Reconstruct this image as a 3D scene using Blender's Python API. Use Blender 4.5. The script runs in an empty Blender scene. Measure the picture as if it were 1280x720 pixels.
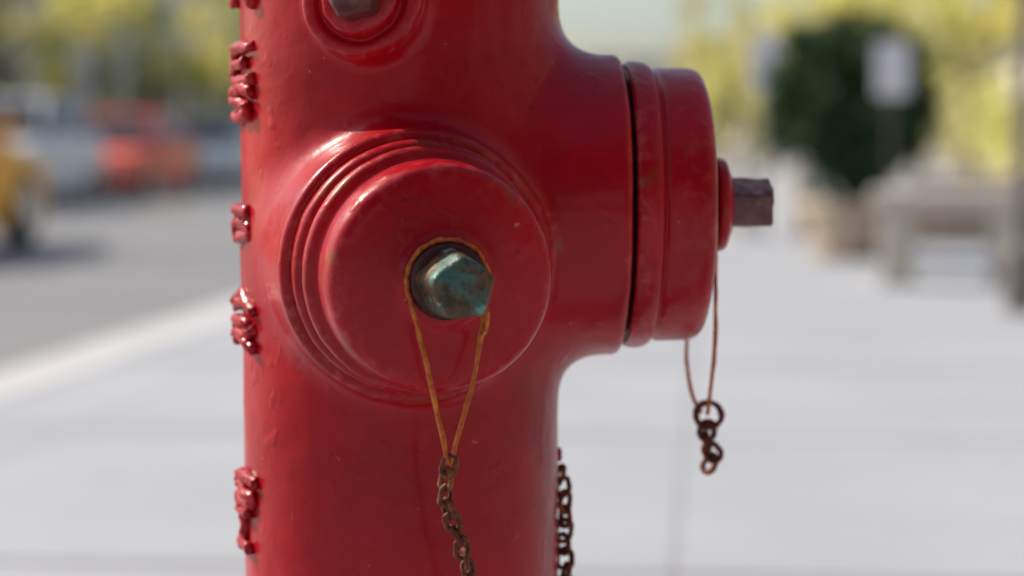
import bpy, bmesh, math, random
import numpy as np
from mathutils import Vector, Matrix, noise as mnoise
random.seed(7); rng=np.random.default_rng(11)
S=bpy.context.scene
S.view_settings.view_transform='Standard'; S.view_settings.look='None'; S.view_settings.exposure=0
rad=math.radians

# ------------------------------------------------------------ world / light
SUN_EL=rad(42); SUN_AZ=rad(-62)
w=bpy.data.worlds.new("World"); S.world=w; w.use_nodes=True
nt=w.node_tree; bg=nt.nodes['Background']; sky=nt.nodes.new('ShaderNodeTexSky')
sky.sky_type='NISHITA'; sky.sun_disc=False; sky.sun_elevation=SUN_EL; sky.sun_rotation=SUN_AZ
sky.dust_density=2.5; sky.air_density=1.0
nt.links.new(sky.outputs[0],bg.inputs[0]); bg.inputs[1].default_value=0.15
sl=bpy.data.lights.new("sun",'SUN'); sl.energy=5.0; sl.angle=rad(0.6); sl.color=(1,.91,.78)
so=bpy.data.objects.new("sun",sl); S.collection.objects.link(so)
sd=Vector((math.sin(SUN_AZ)*math.cos(SUN_EL),math.cos(SUN_AZ)*math.cos(SUN_EL),math.sin(SUN_EL)))
so.rotation_mode='QUATERNION'; so.rotation_quaternion=sd.to_track_quat('Z','Y')

# ------------------------------------------------------------ material helpers
class M:
    def __init__(s,name):
        s.m=bpy.data.materials.new(name); s.m.use_nodes=True
        s.t=s.m.node_tree; s.b=s.t.nodes['Principled BSDF']; s.out=s.t.nodes['Material Output']
        s.tc=s.t.nodes.new('ShaderNodeTexCoord')
    def n(s,k,**kw):
        x=s.t.nodes.new(k)
        for a,b in kw.items(): setattr(x,a,b)
        return x
    def l(s,a,b): s.t.links.new(a,b)
    def val(s,sock,v):
        if hasattr(v,'is_output') or isinstance(v,bpy.types.NodeSocket): s.l(v,sock)
        else: sock.default_value=v
    def noise(s,scale,detail=4,rough=.55,vec=None,dist=0):
        x=s.n('ShaderNodeTexNoise'); x.inputs['Scale'].default_value=scale
        x.inputs['Detail'].default_value=detail; x.inputs['Roughness'].default_value=rough
        x.inputs['Distortion'].default_value=dist
        s.l(vec or s.tc.outputs['Object'],x.inputs['Vector']); return x.outputs['Fac']
    def mapv(s,scale=(1,1,1),rot=(0,0,0)):
        x=s.n('ShaderNodeMapping'); x.inputs['Scale'].default_value=scale; x.inputs['Rotation'].default_value=rot
        s.l(s.tc.outputs['Object'],x.inputs['Vector']); return x.outputs[0]
    def ramp(s,f,a,b,c0=0.,c1=1.):
        x=s.n('ShaderNodeMapRange'); x.inputs[1].default_value=a; x.inputs[2].default_value=b
        x.inputs[3].default_value=c0; x.inputs[4].default_value=c1
        s.val(x.inputs[0],f); return x.outputs[0]
    def mix(s,f,a,b):
        x=s.n('ShaderNodeMix',data_type='RGBA'); s.val(x.inputs[0],f)
        for i,v in ((6,a),(7,b)):
            if isinstance(v,tuple): x.inputs[i].default_value=(*v[:3],1)
            else: s.l(v,x.inputs[i])
        return x.outputs[2]
    def math(s,op,a,b=0.):
        x=s.n('ShaderNodeMath',operation=op); s.val(x.inputs[0],a); s.val(x.inputs[1],b); return x.outputs[0]
    def bump(s,h,dist,strength=1,prev=None):
        x=s.n('ShaderNodeBump'); x.inputs['Strength'].default_value=strength; x.inputs['Distance'].default_value=dist
        s.l(h,x.inputs['Height'])
        if prev: s.l(prev,x.inputs['Normal'])
        return x.outputs[0]
    def set(s,**k):
        for a,v in k.items():
            a=a.replace('_',' ')
            if isinstance(v,tuple): s.b.inputs[a].default_value=(*v[:3],1)
            else: s.val(s.b.inputs[a],v)
        return s

def simple(name,col,rough=.6,var=.25,scale=6,metal=0,bump=0,coat=0):
    m=M(name); f=m.noise(scale,2)
    c=m.mix(m.ramp(f,.3,.7),tuple(x*(1-var) for x in col),tuple(min(1,x*(1+var)) for x in col))
    m.set(Base_Color=c,Roughness=rough,Metallic=metal,Coat_Weight=coat)
    if bump: m.set(Normal=m.bump(m.noise(scale*8,2),bump))
    return m.m

# red hydrant paint
def red_paint():
    m=M('red_hydrant_paint')
    mott=m.noise(9,4); mid=m.noise(34,3); fine=m.noise(120,3,.6)
    c=m.mix(m.ramp(mott,.32,.68),(.27,.0010,.0060),(.46,.0028,.0115))
    at=m.n('ShaderNodeAttribute',attribute_name='wear')
    wr=m.math('MULTIPLY',at.outputs['Fac'],m.ramp(fine,.50,.62))
    c=m.mix(m.math('MULTIPLY',wr,.55),c,(.52,.08,.08))
    ru=m.math('MULTIPLY',at.outputs['Fac'],m.ramp(mid,.57,.65))
    c=m.mix(ru,c,(.22,.05,.012))
    sp=m.ramp(fine,.715,.735)
    sc=m.ramp(m.noise(14,4,.72,vec=m.mapv((9,9,.8),(0.5,.3,0))),.725,.745)
    c=m.mix(m.math('MULTIPLY',m.math('MAXIMUM',sp,sc),.55),c,(.62,.20,.18))
    dk=m.ramp(m.noise(60,4,.72,dist=.5),.67,.71)
    c=m.mix(m.math('MULTIPLY',dk,.7),c,(.055,.006,.005))
    r=m.ramp(mid,.3,.7,.26,.42)
    b=m.bump(mid,.0011,.8)
    b=m.bump(fine,.0004,.8,b)
    b=m.bump(m.ramp(m.noise(62,1),.66,.76),.0007,.6,b)
    m.set(Base_Color=c,Roughness=r,Normal=b,Coat_Weight=.16,Coat_Roughness=.09)
    m.b.inputs['Specular IOR Level'].default_value=.22
    return m.m
RED=red_paint()
def rust(name,a,b,c3,sc=160,rough=.75,metal=.2,th=.52):
    m=M(name); f=m.noise(sc,4,.65); g=m.noise(sc*.35,3)
    c=m.mix(m.ramp(f,.35,.65),a,b); c=m.mix(m.ramp(g,th,th+.12),c,c3)
    m.set(Base_Color=c,Roughness=rough,Metallic=metal,Normal=m.bump(f,.0014,.9)); return m.m
RUST_WIRE=rust('rusted_wire',(.60,.15,.015),(.38,.065,.012),(.70,.23,.03),300,metal=0)
RUST_CHAIN=rust('rusted_chain',(.07,.018,.014),(.20,.045,.02),(.30,.10,.035),260)
RUST_NUT=rust('weathered_nut',(.22,.11,.105),(.11,.055,.055),(.38,.25,.23),110,.5,.35)
DARK_NUT=rust('painted_nut',(.16,.02,.02),(.07,.02,.02),(.22,.09,.07),110,.5,.2)
# verdigris bronze nut
m=M('verdigris_bronze'); f=m.noise(150,4,.65); g=m.noise(60,4,.65); h=m.noise(85,3,.6,vec=m.mapv((1,1,1),(1,2,3)))
c=m.mix(m.ramp(f,.35,.65),(.125,.085,.045),(.035,.028,.022)); c=m.mix(m.ramp(g,.50,.60,0,.8),c,(.05,.165,.145)); c=m.mix(m.ramp(h,.62,.68,0,.8),c,(.17,.36,.32)); c=m.mix(m.ramp(h,.43,.35),c,(.17,.07,.028))
m.set(Base_Color=c,Roughness=.5,Metallic=.3,Normal=m.bump(f,.0018,1)); PATINA=m.m
IRON=rust('dark_iron',(.030,.006,.006),(.075,.010,.010),(.04,.01,.01),90,.6,.2)

# ------------------------------------------------------------ mesh helpers
def link(o,parent=None):
    S.collection.objects.link(o)
    if parent: o.parent=parent
    return o
def empty(name,loc=(0,0,0),rz=0):
    o=bpy.data.objects.new(name,None); o.location=loc; o.rotation_euler=(0,0,rz); o.empty_display_size=.1
    S.collection.objects.link(o); return o
def mesh_obj(name,v,f,mats,parent=None,smooth=False,mi=None,wear=None):
    me=bpy.data.meshes.new(name); me.from_pydata([tuple(x) for x in v],[],f)
    if not isinstance(mats,(list,tuple)): mats=[mats]
    for x in mats: me.materials.append(x)
    if smooth: me.polygons.foreach_set('use_smooth',[True]*len(f))
    if mi is not None: me.polygons.foreach_set('material_index',mi)
    if wear is not None:
        a=me.attributes.new('wear','FLOAT','POINT'); a.data.foreach_set('value',wear)
    me.update()
    return link(bpy.data.objects.new(name,me),parent)
def basis(d):
    d=Vector(d).normalized(); up=Vector((0,0,1)) if abs(d.z)<.9 else Vector((0,1,0))
    u=up.cross(d).normalized(); return d,u,d.cross(u)
def resample(prof,rmax=.0012):
    p=[tuple(x)+(0,)*(3-len(x)) for x in prof]
    for _ in range(2):
        q=[p[0]]
        for a,b in zip(p[:-1],p[1:]):
            L=math.hypot(a[0]-b[0],a[1]-b[1]); t=min(.25,rmax/max(L,1e-9))
            q.append(tuple(a[i]+(b[i]-a[i])*t for i in range(3)))
            q.append(tuple(b[i]+(a[i]-b[i])*t for i in range(3)))
        q.append(p[-1]); p=q; rmax*=.5
    return p
def lathe(name,prof,origin,axis,mat,parent,seg=144,rough=.00025,rm=.0025):
    d,u,v=basis(axis); o=Vector(origin); p=resample(prof,rm)
    V=[];W=[]
    for a,r,wv in p:
        for i in range(seg):
            t=2*math.pi*i/seg; q=o+d*a+(u*math.cos(t)+v*math.sin(t))*max(r,.00001)
            n=mnoise.noise(q*45)*rough*2+mnoise.noise(q*150)*rough*.8
            V.append(q+(u*math.cos(t)+v*math.sin(t))*n*(1 if r>.003 else 0)); W.append(wv)
    F=[]
    for k in range(len(p)-1):
        for i in range(seg):
            j=(i+1)%seg; F.append((k*seg+i,k*seg+j,(k+1)*seg+j,(k+1)*seg+i))
    ob=mesh_obj(name,V,F,mat,parent,True,wear=W)
    return ob
def tube(pts,r,closed=False,seg=8,jit=0):
    P=[Vector(p) for p in pts]; n=len(P); V=[];F=[]
    prev=None
    for i in range(n):
        a=P[(i-1)%n] if closed or i>0 else P[i]; b=P[(i+1)%n] if closed or i<n-1 else P[i]
        t=(b-a).normalized()
        if prev is None: nrm=t.orthogonal().normalized()
        else: nrm=(prev-t*prev.dot(t)).normalized()
        prev=nrm; bn=t.cross(nrm)
        for k in range(seg):
            an=2*math.pi*k/seg; q=P[i]+(nrm*math.cos(an)+bn*math.sin(an))*r
            if jit: q=q+Vector((mnoise.noise(q*300),mnoise.noise(q*300+Vector((5,0,0))),mnoise.noise(q*300+Vector((0,5,0)))))*jit
            V.append(q)
    rng_=n if closed else n-1
    for i in range(rng_):
        for k in range(seg):
            F.append((i*seg+k,i*seg+(k+1)%seg,((i+1)%n)*seg+(k+1)%seg,((i+1)%n)*seg+k))
    if not closed:
        F.append(tuple(range(seg))[::-1]); F.append(tuple((n-1)*seg+k for k in range(seg)))
    return V,F
def merge(parts):
    V=[];F=[]
    for v,f in parts:
        o=len(V); V+=v; F+=[tuple(i+o for i in x) for x in f]
    return V,F
def spline(ctrl,n=12):
    C=[Vector(c) for c in ctrl]; C=[C[0]*2-C[1]]+C+[C[-1]*2-C[-2]]; out=[]
    for i in range(1,len(C)-2):
        for k in range(n):
            t=k/n; a,b,c,d=C[i-1],C[i],C[i+1],C[i+2]
            out.append(.5*((2*b)+(c-a)*t+(2*a-5*b+4*c-d)*t*t+(3*b-a-3*c+d)*t**3))
    out.append(C[-2]); return out
def linkpart(center,t,nrm,L,W,r):
    t=Vector(t).normalized(); nrm=Vector(nrm); nrm=(nrm-t*nrm.dot(t)).normalized()
    pts=[];h=(L-W)/2
    for k in range(20):
        a=2*math.pi*k/20; x=math.cos(a)*W/2; y=math.sin(a)*W/2
        y+= h if y>=0 else -h
        pts.append(Vector(center)+nrm*x+t*y)
    return tube(pts,r,True,8,.0007)
def chain(name,ctrl,L,W,r,parent,mat):
    P=spline(ctrl,30); parts=[]; step=L-2*r-.0006; k=0; d=0
    nxt=0
    for a,b in zip(P[:-1],P[1:]):
        d+=(b-a).length
        if d>=nxt:
            t=(b-a).normalized()+Vector((random.uniform(-.3,.3),random.uniform(-.25,.25),0))
            nr=Matrix.Rotation(rad(90*k+random.uniform(-30,30)+25),3,t)@t.orthogonal()
            parts.append(linkpart(b,t,nr,L*random.uniform(.93,1.05),W,r)); k+=1; nxt+=step
    V,F=merge(parts); return mesh_obj(name,V,F,mat,parent,True)
def cylmesh(o,axis,L,r,seg=96):
    d,u,v=basis(axis); o=Vector(o); V=[];F=[]
    for a in (0,L):
        for i in range(seg):
            t=2*math.pi*i/seg; V.append(o+d*a+(u*math.cos(t)+v*math.sin(t))*r)
    for i in range(seg): F.append((i,(i+1)%seg,seg+(i+1)%seg,seg+i))
    F.append(tuple(range(seg))[::-1]); F.append(tuple(range(seg,2*seg)))
    return V,F

# ------------------------------------------------------------ FIRE HYDRANT
H=empty('fire_hydrant')
RB=.1
ya=rad(16.0); FD=Vector((math.sin(ya),-math.cos(ya),-math.tan(rad(3.0)))).normalized(); FZ=.5900; FO=Vector((-.0178,0,FZ))
yb=rad(3.0);  SD=Vector((math.cos(yb), math.sin(yb),0)); SZ=.6165; SO=Vector((0,0,SZ))
yc=rad(-8);   BD=Vector((math.sin(yc),-math.cos(yc),0)); BZ=.7380
cyls=[((0,0,.05),(0,0,1),.76,RB,0.0),
      (tuple(SO),SD,.138,.0955,.005),
      (tuple(FO),FD,.123,.0800,.005),
      ((0,0,BZ),BD,.107,.0355,.004)]
V,F=merge([cylmesh(o,a,L,r) for o,a,L,r,_ in cyls])
tmp=mesh_obj('tmp',V,F,RED); md=tmp.modifiers.new('r','REMESH'); md.mode='VOXEL'; md.voxel_size=.0019
dg=bpy.context.evaluated_depsgraph_get(); me=bpy.data.meshes.new_from_object(tmp.evaluated_get(dg))
bpy.data.objects.remove(tmp)
co=np.empty(len(me.vertices)*3); me.vertices.foreach_get('co',co); co=co.reshape(-1,3)
def sdcyl(p,o,a,L,r,rd):
    a=np.array(Vector(a).normalized()); q=p-np.array(o); t=q@a
    rr=np.linalg.norm(q-t[:,None]*a,axis=1); dx=rr-(r-rd); dy=np.abs(t-L/2)-(L/2-rd)
    return np.minimum(np.maximum(dx,dy),0)+np.hypot(np.maximum(dx,0),np.maximum(dy,0))-rd
def smin(a,b,k):
    h=np.maximum(k-np.abs(a-b),0)/k; return np.minimum(a,b)-h*h*k*.25
def field(p):
    d=[sdcyl(p,*c) for c in cyls]
    x=smin(d[0],d[1],.030); x=smin(x,d[2],.014); x=smin(x,d[3],.008); return x
for it in range(6):
    e=.0004; f0=field(co); G=np.stack([(field(co+np.eye(3)[i]*e)-field(co-np.eye(3)[i]*e))/(2*e) for i in range(3)],1)
    g2=np.maximum((G**2).sum(1),.05); st=(f0/g2)[:,None]*G
    l=np.linalg.norm(st,axis=1,keepdims=True); st*=np.minimum(1,.003/np.maximum(l,1e-9)); co=co-st
nv=np.array([mnoise.noise(Vector(c)*22)*.0006+mnoise.noise(Vector(c)*70)*.00022 for c in co])
co=co+(G/np.linalg.norm(G,axis=1,keepdims=True))*nv[:,None]
me.vertices.foreach_set('co',co.ravel())
wv=np.zeros(len(co))
q=co-np.array(FO); t=q@np.array(FD); r_=np.linalg.norm(q-t[:,None]*np.array(FD),axis=1)
wv=np.maximum(wv,((t>.116)&(r_>.072)&(t<.13)&(r_<.09)).astype(float)*.7)
q=co-np.array(SO); t=q@np.array(SD); wv=np.maximum(wv,(t>.135).astype(float)*.7)
a=me.attributes.new('wear','FLOAT','POINT'); a.data.foreach_set('value',wv)
me.materials.clear(); me.materials.append(RED)
me.polygons.foreach_set('use_smooth',[True]*len(me.polygons)); me.update()
body=link(bpy.data.objects.new('barrel_and_outlets',me),H)

# front hose cap : stepped rings
lathe('front_cap_ring',[(.117,.040),(.117,.0740),(.1330,.0740,.5),(.1350,.0665),(.1385,.0665),(.1395,.0710,.3),(.1490,.0706,.6),(.1510,.0640),(.1545,.0625),(.155,.04)],FO,FD,RED,H)
lathe('front_cap',[(.1530,.03),(.1530,.0590),(.1545,.0632,.3),(.1590,.0650),(.1760,.0647,.4),(.1835,.0625,.9),(.1865,.0570,.2),(.1880,.040),(.1885,.029),(.1905,.0262),(.1925,.0235),(.1925,0)],FO,FD,RED,H)
lathe('front_cap_stem',[(.190,.0215),(.196,.0215),(.1995,.0195),(.200,.0)],FO,FD,IRON,H,64)
def nut(name,origin,axis,a0,a1,r0,r1,mat,phase,sides=5,bev=.003,jit=1):
    d,u,v=basis(axis); o=Vector(origin); bm=bmesh.new(); rings=[]
    for a,r in ((a0,r0),(a1,r1)):
        rings.append([bm.verts.new(o+d*a+(u*math.cos(2*math.pi*i/sides+phase)+v*math.sin(2*math.pi*i/sides+phase))*r) for i in range(sides)])
    for i in range(sides): bm.faces.new((rings[0][i],rings[0][(i+1)%sides],rings[1][(i+1)%sides],rings[1][i]))
    bm.faces.new(rings[1]); bm.faces.new(rings[0][::-1])
    bmesh.ops.recalc_face_normals(bm,faces=bm.faces)
    bmesh.ops.bevel(bm,geom=bm.edges[:],offset=bev,segments=5,profile=.5,affect='EDGES')
    bmesh.ops.triangulate(bm,faces=[f for f in bm.faces if len(f.verts)>4])
    bmesh.ops.subdivide_edges(bm,edges=[e for e in bm.edges if e.calc_length()>.004],cuts=4,use_grid_fill=True)
    for vt in bm.verts:
        vt.co+= (vt.co-(o+d*a0)).normalized()*(mnoise.noise(vt.co*120)*.0013+mnoise.noise(vt.co*350)*.0005)*jit
    me=bpy.data.meshes.new(name); bm.to_mesh(me); bm.free(); me.materials.append(mat)
    me.polygons.foreach_set('use_smooth',[True]*len(me.polygons)); return link(bpy.data.objects.new(name,me),H)
nut('front_cap_nut',FO,FD,.194,.2315,.0205,.0192,PATINA,.35,5,.0050,1.3)
# side hose cap
lathe('outlet_thread',[(.128,.0795),(.1385,.0800),(.1400,.0780),(.1415,.0800),(.1430,.0780),(.150,.0800)],SO,SD,IRON,H,96)
lathe('side_cap',[(.1540,.060),(.1490,.078),(.1432,.0845,.2),(.1402,.0888,.8),(.1435,.0912,.9),(.1520,.0910,.3),(.1570,.0885),(.1585,.0848),(.1605,.0862),(.1630,.0870,.2),(.1840,.0864,.4),(.1895,.0830,.7),(.1915,.074),(.1920,.034),(.1945,.031),(.1945,.0)],SO,SD,RED,H,176)
lathe('side_cap_washer',[(.1985,.012),(.1995,.0285),(.2020,.0302,.5),(.2070,.0290,.4),(.2090,.022),(.2105,.0195),(.2105,0)],SO,SD,RED,H,72)
lathe('side_cap_collar',[(.192,.022),(.1945,.0275),(.1985,.0270),(.1995,.01)],SO,SD,RUST_WIRE,H,64)
nut('side_cap_nut',SO,SD,.207,.2365,.0180,.0172,RUST_NUT,.25,5,.0022)
# valve stem boss (top front)
lathe('stem_boss',[(.100,.030),(.1050,.0352,.2),(.1150,.0352,.8),(.1185,.0325,.5),(.1190,.0275),(.1165,.0255),(.1160,.0225),(.1240,.0220,.3),(.1270,.0195,.6),(.1275,0)],(0,0,BZ),BD,RED,H,96,.0008)
nut('stem_boss_nut',(0,0,BZ),BD,.125,.148,.0165,.0150,DARK_NUT,.5,5,.0035)
# bonnet, base, bolts (above / below the picture)
lathe('bonnet',[(.785,.1),(.79,.118,.5),(.812,.118,.5),(.816,.104),(.84,.098),(.87,.08),(.89,.05),(.897,.03),(.90,0)],(0,0,0),(0,0,1),RED,H,96)
nut('bonnet_nut',(0,0,0),(0,0,1),.895,.935,.02,.018,RED,.2)
lathe('base_flange',[(0,.0),(0,.142),(.024,.142,.5),(.028,.135),(.030,.115),(.055,.106),(.08,.1005)],(0,0,0),(0,0,1),RED,H,96)
for i in range(8):
    a=2*math.pi*i/8; nut('flange_bolt_%d'%i,(.128*math.cos(a),.128*math.sin(a),0),(0,0,1),.026,.044,.011,.0105,RUST_NUT,.2,6,.0015)

# cast raised lettering running down the left side of the barrel
GL={'S':[[(1,.85),(.6,1),(.15,.9),(.1,.65),(.5,.5),(.9,.35),(.85,.1),(.4,0),(0,.15)]],
    'A':[[(0,0),(.5,1),(1,0)],[(.2,.4),(.8,.4)]],'N':[[(0,0),(0,1),(1,0),(1,1)]],
    'E':[[(1,1),(0,1),(0,0),(1,0)],[(0,.5),(.8,.5)]],'M':[[(0,0),(0,1),(.5,.4),(1,1),(1,0)]],
    'R':[[(0,0),(0,1),(.8,1),(.95,.75),(.7,.5),(0,.5)],[(.5,.5),(1,0)]],'B':[[(0,0),(0,1),(.8,.95),(.85,.6),(.2,.5),(.9,.45),(.95,.1),(0,0)]],
    'O':[[(.5,0),(.05,.25),(.05,.75),(.5,1),(.95,.75),(.95,.25),(.5,0)]],'I':[[(.5,0),(.5,1)],[(.2,0),(.8,0)],[(.2,1),(.8,1)]]}
parts=[]
def letter(ch,zc,ht,wd=.046,ang0=-72):
    for st in GL[ch]:
        P=[];dens=[]
        for a,b in zip(st[:-1],st[1:]):
            for k in range(6): dens.append((a[0]+(b[0]-a[0])*k/6,a[1]+(b[1]-a[1])*k/6))
        dens.append(st[-1])
        for x,y in dens:
            an=rad(ang0)+(x-.5)*wd/RB; rr=RB+.0010+mnoise.noise(Vector((x*3,y*3,zc*40)))*.0022+.0016*(1-x)
            P.append((math.sin(an)*rr,-math.cos(an)*rr,zc+(y-.5)*ht))
        parts.append(tube(P,.0038,False,10,.0024))
for ch,zc,ht in (('E',.704,.020),('S',.680,.018),('B',.6055,.018),('A',.558,.012),('R',.537,.016),('S',.440,.018),('I',.416,.022),('N',.75,.02),('O',.35,.022)):
    letter(ch,zc,ht)
V,F=merge(parts); mesh_obj('cast_lettering',V,F,RED,H,True)

# wires and chains
def fpt(a,x,z):
    sidev=Vector((FD.y*-1,FD.x,0)).normalized(); return FO+FD*a+sidev*x+Vector((0,0,z))
def spt(a,x,z):
    sidev=Vector((-SD.y,SD.x,0)); return SO+SD*a+sidev*x+Vector((0,0,z))
rw=.0014
loop=[(math.sin(t)*.0230,math.cos(t)*.0230) for t in np.linspace(-2.0,2.0,26)]
P=[fpt(.200,-.0015,-.099),fpt(.201,-.0055,-.080),fpt(.200,-.0115,-.052),fpt(.198,-.0180,-.024)]
P+=[fpt(.1945,x,z) for x,z in loop]
P+=[fpt(.198,.0185,-.024),fpt(.2005,.0130,-.052),fpt(.2005,.0050,-.080),fpt(.200,-.0002,-.100)]
V,F=tube(spline(P,4),rw,False,8,.0007)
V2,F2=tube(spline([fpt(.202,.0175,-.010),fpt(.202,.0205,-.016),fpt(.201,.020,-.025),fpt(.200,.0165,-.030)],6),.0011,False,8,.0004)
V,F=merge([(V,F),(V2,F2)])
mesh_obj('front_cap_wire',V,F,RUST_WIRE,H,True)
c0=fpt(.200,-.001,-.0995)
chain('front_chain',[c0,c0+Vector((-.002,.002,-.014)),c0+Vector((.001,.004,-.030)),c0+Vector((.007,.010,-.048)),c0+Vector((.012,.03,-.075)),c0+Vector((.014,.078,-.120)),Vector((.055,-.089,.30))],.0120,.0074,.0016,H,RUST_CHAIN)
loop=[(math.sin(t)*.0275,math.cos(t)*.0275) for t in np.linspace(-1.7,1.7,24)]
P=[spt(.2005,.022,-.138),spt(.2005,-.006,-.09),spt(.1985,-.020,-.045),spt(.1970,-.0275,-.004)]
P+=[spt(.1965,x,z) for x,z in loop]
P+=[spt(.1970,.030,-.02),spt(.1940,.048,-.070),spt(.1900,.050,-.098),spt(.1910,.036,-.124),spt(.1965,.024,-.137)]
V,F=tube(spline(P,4),.0014,False,8,.0006)
rc=spt(.201,.022,-.1385)
V2,F2=tube([rc+Vector((math.cos(t)*.0085,math.sin(t)*.003,math.sin(t)*.0078)) for t in np.linspace(0,2*math.pi,28)[:-1]],.0021,True,10,.0008)
mesh_obj('side_cap_wire',V,F,RUST_WIRE,H,True)
mesh_obj('side_chain_ring',V2,F2,RUST_CHAIN,H,True)
chain('side_chain',[rc+Vector((-.001,0,-.010)),rc+Vector((-.001,.001,-.019)),rc+Vector((.003,0,-.026)),rc+Vector((0,0,-.034))],.0125,.0095,.0020,H,RUST_CHAIN)
chain('barrel_chain',[Vector((.1015,.012,.442)),Vector((.1035,.006,.434)),Vector((.105,.002,.420)),Vector((.1035,.002,.40)),Vector((.1055,.0,.375)),Vector((.103,0,.34)),Vector((.1,0,.31))],.0135,.0095,.0018,H,RUST_CHAIN)
lathe('chain_anchor',[(.098,.005),(.1025,.0048),(.1035,.003),(.1035,0)],(0,0,.455),(1,.12,0),RED,H,24)

# ------------------------------------------------------------ SETTING (road frame)
TH=rad(5.7)
AL=Vector((math.sin(TH),math.cos(TH),0)); RT=Vector((math.cos(TH),-math.sin(TH),0))
def rp(s,t,z=0): return AL*s+RT*t+Vector((0,0,z))
def strip(name,s0,s1,t0,t1,z,mat,parent=None):
    return mesh_obj(name,[rp(s0,t0,z),rp(s0,t1,z),rp(s1,t1,z),rp(s1,t0,z)],[(0,1,2,3)],mat,parent)
def concrete(name,lo,hi,joint=None,rot=0):
    m=M(name); f=m.noise(1.3,4,.6); g=m.noise(60,2,.6)
    c=m.mix(m.ramp(f,.3,.7),lo,hi)
    c=m.mix(m.ramp(g,.35,.75,0,.3),c,tuple(x*.6 for x in lo))
    c=m.mix(m.ramp(m.noise(5,3,.7),.60,.72,0,.35),c,tuple(x*.45 for x in lo))
    if joint:
        mp=m.mapv((1,1,1),(0,0,TH)); sx=m.n('ShaderNodeSeparateXYZ'); m.l(mp,sx.inputs[0])
        ds=[]
        for k,(p,off) in zip('XY',joint):
            fr=m.math('FRACT',m.math('DIVIDE',m.math('ADD',sx.outputs[k],off),p))
            dd=m.math('MULTIPLY',m.math('MINIMUM',fr,m.math('SUBTRACT',1.0,fr)),p); ds.append(dd)
        j1=m.ramp(ds[0],.004,.008,.55,0); j2=m.ramp(ds[1],.012,.030,.8,0)
        j=m.math('MAXIMUM',j1,j2)
        c=m.mix(j,c,(.15,.15,.155))
        fl=m.n('ShaderNodeVectorMath',operation='FLOOR')
        cb=m.n('ShaderNodeCombineXYZ')
        m.l(m.math('DIVIDE',m.math('ADD',sx.outputs['X'],joint[0][1]),joint[0][0]),cb.inputs[0])
        m.l(m.math('DIVIDE',m.math('ADD',sx.outputs['Y'],joint[1][1]),joint[1][0]),cb.inputs[1])
        m.l(cb.outputs[0],fl.inputs[0]); wn=m.n('ShaderNodeTexWhiteNoise'); m.l(fl.outputs[0],wn.inputs['Vector'])
        c=m.mix(m.ramp(wn.outputs['Value'],0,1,0,.22),c,(.26,.27,.29))
    m.set(Base_Color=c,Roughness=.85); return m.m
SIDE=concrete('sidewalk_concrete',(.36,.375,.405),(.43,.45,.48),[(1.44,1.299),(1.5,1.2)])
KERB=concrete('kerb_concrete',(.50,.50,.50),(.58,.58,.58))
GUT=concrete('gutter_concrete',(.44,.44,.44),(.54,.54,.53))
m=M('road_asphalt'); f=m.noise(.5,4,.6); g=m.noise(90,2)
m.set(Base_Color=m.mix(m.ramp(g,.3,.7,0,.5),m.mix(m.ramp(f,.3,.7),(.18,.18,.185),(.27,.27,.27)),(.13,.13,.135)),Roughness=.7); ASPH=m.m
GRND=simple('dry_ground',(.34,.29,.21),.95,.3,.6)
big=2500
mesh_obj('ground',[(-big,-big,-.15),(big,-big,-.15),(big,big,-.15),(-big,big,-.15)],[(0,1,2,3)],GRND)
strip('road',-80,400,-12.8,-1.78,-.135,ASPH)
strip('gutter',-80,400,-2.35,-1.78,-.131,GUT)
YEL=simple('yellow_paint',(.55,.36,.05),.7,.12,9)
V=[];F=[]
for k in range(-6,40):
    b=len(V); V+=[rp(k*6,-7.3,-.131),rp(k*6,-7.18,-.131),rp(k*6+3,-7.18,-.131),rp(k*6+3,-7.3,-.131)]; F.append((b,b+1,b+2,b+3))
mesh_obj('lane_marking',V,F,YEL)
def prism_box(name,pts,z0,z1,mat,parent=None,bev=0):
    n=len(pts); V=[(p[0],p[1],z0) for p in pts]+[(p[0],p[1],z1) for p in pts]
    F=[tuple(range(n))[::-1],tuple(range(n,2*n))]+[(i,(i+1)%n,n+(i+1)%n,n+i) for i in range(n)]
    o=mesh_obj(name,V,F,mat,parent)
    if bev:
        b=o.modifiers.new('b','BEVEL'); b.width=bev; b.segments=3
    return o
prism_box('kerb',[rp(-80,-1.78),rp(-80,-1.63),rp(400,-1.63),rp(400,-1.78)],-.15,.003,KERB,None,.02)
prism_box('sidewalk',[rp(-80,-1.629),rp(-80,9),rp(400,9),rp(400,-1.629)],-.15,0,SIDE)
prism_box('far_kerb',[rp(-80,-12.95),rp(-80,-12.8),rp(400,-12.8),rp(400,-12.95)],-.15,.003,KERB,None,.02)
prism_box('far_sidewalk',[rp(-80,-17),rp(-80,-12.951),rp(400,-12.951),rp(400,-17)],-.15,0,SIDE)

def box(name,c,sz,mat,parent,bev=.0):
    x,y,z=[s/2 for s in sz]; V=[(c[0]+i*x,c[1]+j*y,c[2]+k*z) for i in(-1,1) for j in(-1,1) for k in(-1,1)]
    F=[(0,1,3,2),(4,6,7,5),(0,4,5,1),(2,3,7,6),(0,2,6,4),(1,5,7,3)]
    o=mesh_obj(name,V,F,mat,parent)
    if bev:
        b=o.modifiers.new('b','BEVEL'); b.width=bev; b.segments=3
    return o

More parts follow.
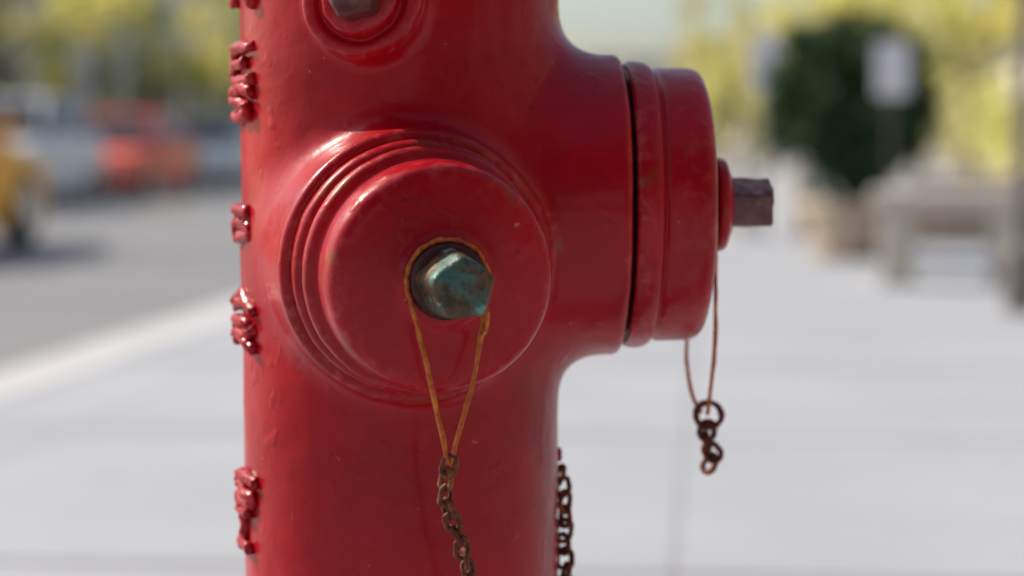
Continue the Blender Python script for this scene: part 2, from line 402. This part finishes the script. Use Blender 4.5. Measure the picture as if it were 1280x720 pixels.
# ------------------------------------------------------------ trees
def leafmat(name,c1,c2,c3,tf=.5):
    m=M(name); gi=m.n('ShaderNodeNewGeometry'); rp_=gi.outputs['Random Per Island']
    c=m.mix(m.ramp(rp_,0,.6),c1,c2); c=m.mix(m.ramp(m.noise(.9,1),.45,.65),c,c3)
    m.set(Base_Color=c,Roughness=.45)
    tr=m.n('ShaderNodeBsdfTranslucent'); m.l(c,tr.inputs[0]); mx=m.n('ShaderNodeMixShader'); mx.inputs[0].default_value=tf
    m.l(m.b.outputs[0],mx.inputs[1]); m.l(tr.outputs[0],mx.inputs[2]); m.l(mx.outputs[0],m.out.inputs[0]); return m.m
LY=leafmat('yellow_foliage',(.80,.70,.14),(.90,.82,.32),(.50,.52,.12),.6)
LG=leafmat('green_foliage',(.28,.32,.10),(.58,.53,.19),(.88,.78,.38),.6)  # cream tone puts bright highlights into the leaf colour
LD=leafmat('shrub_foliage',(.014,.048,.010),(.035,.09,.02),(.02,.055,.012),.25)
LK=leafmat('dark_blocker_foliage',(.03,.06,.02),(.06,.09,.03),(.04,.07,.02),.3)  # dark leaves for the added trees behind the camera
BARK=simple('bark',(.12,.09,.065),.9,.35,14)
def leaves(centers,rads,per,size):
    n=len(centers)*per
    c=np.repeat(np.array(centers),per,0); r=np.repeat(np.array(rads),per)[:,None]
    p=c+rng.normal(0,.45,(n,3))*r
    a=rng.normal(0,1,(n,3)); a/=np.linalg.norm(a,axis=1,keepdims=True)
    b=np.cross(a,rng.normal(0,1,(n,3))); b/=np.linalg.norm(b,axis=1,keepdims=True)
    s=(size*rng.uniform(.6,1.3,n))[:,None]
    v=np.stack([p-a*s,p+b*s*.45,p+a*s,p-b*s*.45],1).reshape(-1,3)
    return v.tolist(),[(4*i,4*i+1,4*i+2,4*i+3) for i in range(n)]
def tree_mesh(name,th,cr,ch,lm,ncl,per,size,seed,tr=.13):
    random.seed(seed); parts=[]; top=Vector((random.uniform(-.2,.2),random.uniform(-.2,.2),th))
    def tap(a,b,r0,r1,seg=8):
        V=[];F=[];d,u,v=basis(b-a)
        for k in range(5):
            q=a.lerp(b,k/4)+Vector((mnoise.noise(a+Vector((k,0,seed)))*.08,mnoise.noise(b+Vector((0,k,seed)))*.08,0))*(1 if 0<k<4 else 0); r=r0+(r1-r0)*k/4
            for i in range(seg): V.append(q+(u*math.cos(2*math.pi*i/seg)+v*math.sin(2*math.pi*i/seg))*r)
        for k in range(4):
            for i in range(seg): F.append((k*seg+i,k*seg+(i+1)%seg,(k+1)*seg+(i+1)%seg,(k+1)*seg+i))
        return V,F
    parts.append(tap(Vector((0,0,-.15)),top,tr,tr*.65)); cen=[];rd=[]
    for i in range(ncl):
        a=random.uniform(0,2*math.pi); e=random.uniform(-.9,1); q=random.uniform(.35,1)**.6
        rr=math.sqrt(max(0,1-e*e*.8))
        c=Vector((math.cos(a)*rr*q*cr,math.sin(a)*rr*q*cr,th+ch*.45+e*ch*.5*q)); cen.append(tuple(c)); rd.append(random.uniform(.35,.8)*cr*.27)
        if i%3==0:
            mid=top.lerp(c,.5)+Vector((0,0,.1)); parts.append(tap(top,mid,tr*.4,tr*.22,6)); parts.append(tap(mid,c,tr*.22,tr*.06,6))
    V,F=merge(parts); nb=len(F); LV,LF=leaves(cen,rd,per,size); o=len(V)
    V=[tuple(x) for x in V]+LV; F+= [tuple(i+o for i in f) for f in LF]
    me=bpy.data.meshes.new(name); me.from_pydata(V,[],F); me.materials.append(BARK); me.materials.append(lm)
    me.polygons.foreach_set('material_index',[0]*nb+[1]*(len(F)-nb)); me.update(); return me
T1=tree_mesh('tree_a',1.9,2.6,4.2,LY,34,60,.14,1)
T2=tree_mesh('tree_b',2.1,2.9,4.6,LG,30,60,.14,2)
T3=tree_mesh('tree_c',1.6,2.3,3.8,LY,26,60,.14,3)
T4=tree_mesh('blocker_tree',2.3,3.4,5.2,LK,80,50,.20,4,.18)
def tree(me,p,sc=1,rz=0):
    o=bpy.data.objects.new('street_or_blocker_tree',me); o.location=p; o.scale=(sc,)*3; o.rotation_euler=(0,0,rz); link(o); return o
CY=-1.27
def wp(px,d,z=0): return Vector((.0706+(px-640)/2500*d,CY+d,z))
i=0
for s in range(26,130,11):
    tree([T2,T1,T3][i%3],rp(s,-13.9+random.uniform(-.3,.3)),random.uniform(.85,1.15),i*1.3); i+=1
for s,t,sc in ((34,4.6,1.0),(42,3.6,.9),(50,5.4,1.1),(56,1.8,.9),(64,4.0,1.1),(72,.9,1.0),(80,3,1.2),(95,0.5,1.2),(27,7.6,1.0),(22,8.2,.85),(110,2,1.3)):
    tree([T1,T3,T1,T2][i%4],rp(s,t),sc,i*2.1); i+=1
for s,t,sc in ((-7.5,-.9,1.0),(-7,3.6,1.05),(-13,1.2,1.3),(-14,6,1.2),(-15,-3.2,1.1)):  # unseen trees added behind the camera to darken the hydrant's front
    tree(T4,rp(s,t),sc,i*2.1); i+=1
cen=[];rdd=[]
for k in range(90):
    s=random.uniform(125,150); t=random.uniform(-30,35); cen.append(tuple(rp(s,t,random.uniform(1,6)))); rdd.append(random.uniform(1.5,2.6))
V,F=leaves(cen,rdd,50,.5); mesh_obj('distant_trees',V,F,LG)
cen=[];rdd=[]
for k in range(55):
    s=random.uniform(16,27); t=random.uniform(2.4,9); cen.append(tuple(rp(s,t,random.uniform(.3,1.1)))); rdd.append(random.uniform(.25,.5))
V,F=leaves(cen,rdd,60,.075); mesh_obj('shrub_bed',V,F,LY)

# potted topiary shrub
POT=simple('pot_terracotta',(.54,.43,.31),.8,.2,8)
pp=wp(1061,12.2); P0=empty('potted_shrub',pp)
lathe('pot',[(0,0),(0,.20),(.03,.21),(.28,.27),(.29,.30),(.36,.30),(.36,.265),(.31,.25),(.31,0)],(0,0,0),(0,0,1),POT,P0,48,.001,.01)
V,F=tube([(0,0,.25),(.01,0,.4),(-.01,.01,.6),(0,0,.8)],.03,False,8); mesh_obj('stem',V,F,BARK,P0)
cen=[];rdd=[]
for k in range(330):
    v=Vector((random.gauss(0,1),random.gauss(0,1),random.gauss(0,1))).normalized()
    q=random.uniform(.2,1)**.5; z=v.z*q
    rr=.57*(1.0 if z>-.1 else 1-.55*(-z-.1)/.9)
    c=(v.x*q*rr,v.y*q*rr,.93+z*(.54 if z>0 else .58)); cen.append(c); rdd.append(random.uniform(.06,.12))
V,F=leaves(cen,rdd,62,.032); mesh_obj('foliage',V,F,LD,P0)

# street furniture on the right
STEEL=simple('galvanised_steel',(.34,.34,.34),.5,.15,12,metal=.5)
BEIGEP=simple('beige_post_paint',(.50,.43,.34),.6,.15,12)
DARKM=simple('dark_painted_metal',(.16,.14,.13),.5,.2,12)
SIGNW=simple('sign_white',(.84,.85,.88),.45,.04,5)
SIGNR=simple('sign_print',(.66,.69,.80),.5,.1,5)
def sign(p,zc,wd,ht,nm='street_sign',postr=.02,post=STEEL):
    e=empty(nm,p); V,F=tube([(0,.02,0),(0,.02,zc*.5),(0,.02,zc+ht/2+.04)],postr,False,12); mesh_obj('post',V,F,post,e,True)
    box('plate',(0,-.008,zc),(wd,.006,ht),SIGNW,e,.002)
    for k in range(3): box('print_%d'%k,(0,-.0125,zc+ht*(.25-.22*k)),(wd*.6,.003,ht*.05),SIGNR,e)
sign(wp(1113,11.2),1.11,.19,.30,postr=.007,post=DARKM)
sign(wp(955,15),1.30,.22,.46,postr=.03,post=BEIGEP)
def street_lamp(p,hgt,r,mat,arm):
    e=empty('street_lamp',p)
    lathe('pole',[(0,r*1.9),(.25,r*1.8),(.28,r*1.05),(hgt,r*.7),(hgt,0)],(0,0,0),(0,0,1),mat,e,24,.0,.01)
    V,F=tube(spline([(0,0,hgt-.1),(arm*.3,0,hgt+.3),(arm,0,hgt+.4)],8),r*.5,False,10); mesh_obj('arm',V,F,mat,e,True)
    box('lamp_head',(arm*1.15,0,hgt+.38),(abs(arm)*.4,.22,.12),mat,e,.03)
street_lamp(wp(1277,8.1),5.5,.034,DARKM,-1.2)
street_lamp(wp(38,38),7,.11,simple('pale_pole',(.6,.6,.58),.5,.1),1.8)

STONE=concrete('beige_stone',(.50,.40,.30),(.66,.54,.42))
STONE2=concrete('pale_stone',(.60,.54,.45),(.70,.64,.55))
LW=empty('low_stone_wall',rp(13.3,0),-TH)
k=0
for course in range(3):
    x=1.6-(course%2)*.3
    while x<8.6:
        L=random.uniform(.5,.75)
        box('block_%d'%k,(x+L/2,random.uniform(-.01,.01),.07+course*.14),(L-.012,.28,.132),STONE,LW,.012); x+=L; k+=1
box('coping',(5.1,0,.455),(7.2,.36,.06),STONE2,LW,.012)
SB=empty('stone_bench',wp(1190,9.8),rad(-14))
box('seat',(0,0,.42),(.78,.38,.09),STONE2,SB,.02)
for x in(-.26,.26): box('leg_%d'%(x>0),(x,0,.1875),(.16,.30,.375),STONE2,SB,.02)
for px,d in ((925,15.5),(1000,15.0)):
    e=empty('bollard',wp(px,d)); lathe('shaft',[(0,.10),(.06,.10),(.07,.08),(.62,.075),(.66,.09),(.72,.08),(.78,.03),(.785,0)],(0,0,0),(0,0,1),STONE2,e,24,.0,.01)

# ------------------------------------------------------------ buildings
GLASS=M('window_glass').set(Base_Color=(.03,.04,.05),Roughness=.08).m
FRAME=simple('window_frame',(.6,.58,.54),.5,.1)
def building(name,p,rz,wd,dp,h,st,bays,wall):
    e=empty(name,p,rz)
    box('walls',(0,0,h/2-.1),(wd,dp,h+.1),wall,e)
    box('cornice',(0,0,h+.12),(wd+.5,dp+.5,.34),FRAME,e,.04)
    sh=h/st
    for side in (0,1,2):
        n=bays if side==0 else max(2,int(dp/3)); W=wd if side==0 else dp; sg=-1 if side==2 else 1
        for s_ in range(st):
            for b in range(n):
                x=-W/2+W*(b+.5)/n; z=sh*(s_+.52); ww=W/n*.5; wh=sh*.55
                if s_==0: ww=W/n*.72; wh=sh*.72; z=sh*.46
                if side==0: c=(x,-dp/2-.02,z); sz=(ww,.06,wh); c2=(x,-dp/2-.06,z); s2=(ww*.9,.05,wh*.92)
                else: c=(sg*(wd/2+.02),x,z); sz=(.06,ww,wh); c2=(sg*(wd/2+.06),x,z); s2=(.05,ww*.9,wh*.92)
                box('frame_%d_%d_%d'%(side,s_,b),c,sz,FRAME,e); box('window_%d_%d_%d'%(side,s_,b),c2,s2,GLASS,e)
W1=simple('cream_stucco',(.72,.65,.53),.85,.12,.7); W2=simple('white_stucco',(.80,.78,.73),.85,.08,.6); W3=simple('brick_wall',(.34,.16,.11),.85,.2,3)
for s,wd,h,st,ml,nm in ((32,12,6,2,W2,'stucco_building'),(46,13,7,2,W1,'stucco_building'),(60,13,5.2,1,W2,'shop_building'),(75,14,6.5,2,W1,'stucco_building'),(92,16,6,2,W1,'stucco_building')):
    building(nm,rp(s,-21.2),-TH,8,wd,h,st,3,ml)
building('stucco_building',rp(60,15.5),-TH,10,22,6,2,3,W1)
building('stucco_building',rp(38,15.5),-TH,10,14,4.5,1,3,W2)
building('stucco_building',rp(165,2),-TH,26,10,8,3,8,W2)
building('brick_sky_blocker',rp(-8,13.5),-TH,9,26,9,3,3,W3)  # unseen building added on the right to block sky from the hydrant

# ------------------------------------------------------------ vehicles
TYRE=simple('tyre_rubber',(.02,.02,.02),.8,.2); RIM=simple('wheel_alloy',(.5,.5,.5),.3,.1,metal=.8)
HL=M('lamp_lens').set(Base_Color=(.8,.8,.78),Roughness=.1).m; TLm=M('tail_lens').set(Base_Color=(.4,.01,.01),Roughness=.15).m
def paint(name,c,coat=.3):
    p=M(name).set(Base_Color=c,Roughness=.4,Coat_Weight=coat,Coat_Roughness=.05); p.b.inputs['Specular IOR Level'].default_value=.3; return p.m
def car(name,p,rz,col,hk=1.0,roof=None):
    e=empty(name,p,rz)
    def loft(nm,secs,mat,bev):
        V=[];F=[];n=len(secs[0])
        for s_ in secs: V+=s_
        for k in range(len(secs)-1):
            for i in range(n): F.append((k*n+i,k*n+(i+1)%n,(k+1)*n+(i+1)%n,(k+1)*n+i))
        F.append(tuple(range(n))[::-1]); F.append(tuple(range((len(secs)-1)*n,len(secs)*n)))
        o=mesh_obj(nm,V,F,mat,e,True); b=o.modifiers.new('b','BEVEL'); b.width=bev; b.segments=3; b.limit_method='ANGLE'; b.angle_limit=rad(25); return o
    def sec(y,w,z0,z1,tw): return [(-w*.94,y,z0),(-w,y,z0+(z1-z0)*.45),(-w*tw,y,z1),(w*tw,y,z1),(w,y,z0+(z1-z0)*.45),(w*.94,y,z0)]
    loft('body',[sec(-2.2,.70,.30,.62,.95),sec(-2.05,.84,.22,.72,.93),sec(-1.2,.90,.20,.86*hk,.93),sec(-.7,.91,.20,.92*hk,.93),sec(1.3,.91,.20,.96*hk,.93),sec(2.05,.86,.24,.94*hk,.93),sec(2.25,.74,.34,.80*hk,.95)],col,.04)
    top=1.45*hk
    loft('cabin',[sec(-.95,.80,.90*hk,.93*hk,.97),sec(-.25,.80,.90*hk,top-.04,.74),sec(.2,.80,.90*hk,top,.74),sec(1.1,.80,.90*hk,top-.03,.74),sec(1.85,.78,.90*hk,.97*hk,.95)],GLASS,.03)
    loft('roof',[sec(-.30,.62,top-.06,top-.015,.9),sec(.2,.64,top-.05,top+.025,.9),sec(1.15,.63,top-.06,top-.005,.9)],col,.02)
    for sx in(-1,1):
        for y0,y1 in((-.9,-.27),(.38,.42),(1.78,1.12)):
            V,F=tube([(sx*.80,y0,.92*hk),(sx*.625,y1,top-.04)],.03,False,8); mesh_obj('pillar',V,F,col,e,True)
        for y in(-1.38,1.38):
            lathe('tyre',[(.0,.0),(.0,.2),(.02,.31),(.05,.325),(.17,.325),(.20,.31),(.21,.21),(.19,.2),(.19,0)],(sx*.70,y,.325),(sx,0,0),TYRE,e,28,0,.01)
            lathe('rim',[(.196,0),(.20,.06),(.192,.08),(.195,.19),(.205,.2),(.205,.205)],(sx*.70,y,.325),(sx,0,0),RIM,e,28,0,.01)
        box('headlamp',(sx*.62,-2.14,.60),(.28,.12,.12),HL,e,.02); box('tail_lamp',(sx*.66,2.18,.72*hk),(.22,.12,.16),TLm,e,.02)
        box('mirror',(sx*.98,-.65,.98*hk),(.18,.1,.12),col,e,.03)
    box('grille',(0,-2.19,.46),(.9,.06,.18),TYRE,e,.02); box('number_plate',(0,2.27,.6),(.5,.02,.13),SIGNW,e)
    if roof: box('roof_sign',(0,.3,top+.09),(.5,.18,.13),roof,e,.03)
C=[('white',(.82,.82,.82)),('red',(.90,.10,.03)),('silver',(.6,.61,.63)),('dark',(.08,.085,.09)),('blue',(.12,.18,.3))]
cp={n:paint(n+'_car_paint',c) for n,c in C}
zr=-.135
car('parked_car',Vector((-7.45,CY+30,zr)),-TH,cp['white'],1.1)
car('parked_car',Vector((-6.68,CY+34.7,zr)),-TH,cp['red'],1.0)
for s,cl,hk in ((24.5,'silver',1.0),(45,'white',1.1),(52,'silver',1),(60,'dark',1.1),(68,'white',1.2),(76,'blue',1),(84,'white',1.1)):
    car('parked_car',rp(s,-11.5,zr),-TH,cp[cl],hk)
car('taxi',Vector((-4.98,CY+15.4,zr)),-TH+math.pi,paint('taxi_paint',(1.0,.43,.0),.1),1.0,SIGNW)
car('parked_car',rp(58,-3.0,zr),-TH,cp['white'],1.1)
car('parked_car',rp(70,-9.0,zr),-TH+math.pi,cp['silver'],1.1)

# ------------------------------------------------------------ camera
cam=bpy.data.cameras.new('camera'); co_=bpy.data.objects.new('camera',cam); S.collection.objects.link(co_)
cam.sensor_width=36; cam.lens=70.3; cam.clip_start=.05; cam.clip_end=6000
co_.location=(.0706,CY,.65); co_.rotation_euler=(rad(90-3.89),0,0)
cam.dof.use_dof=True; cam.dof.focus_distance=1.125; cam.dof.aperture_fstop=3.5
S.camera=co_
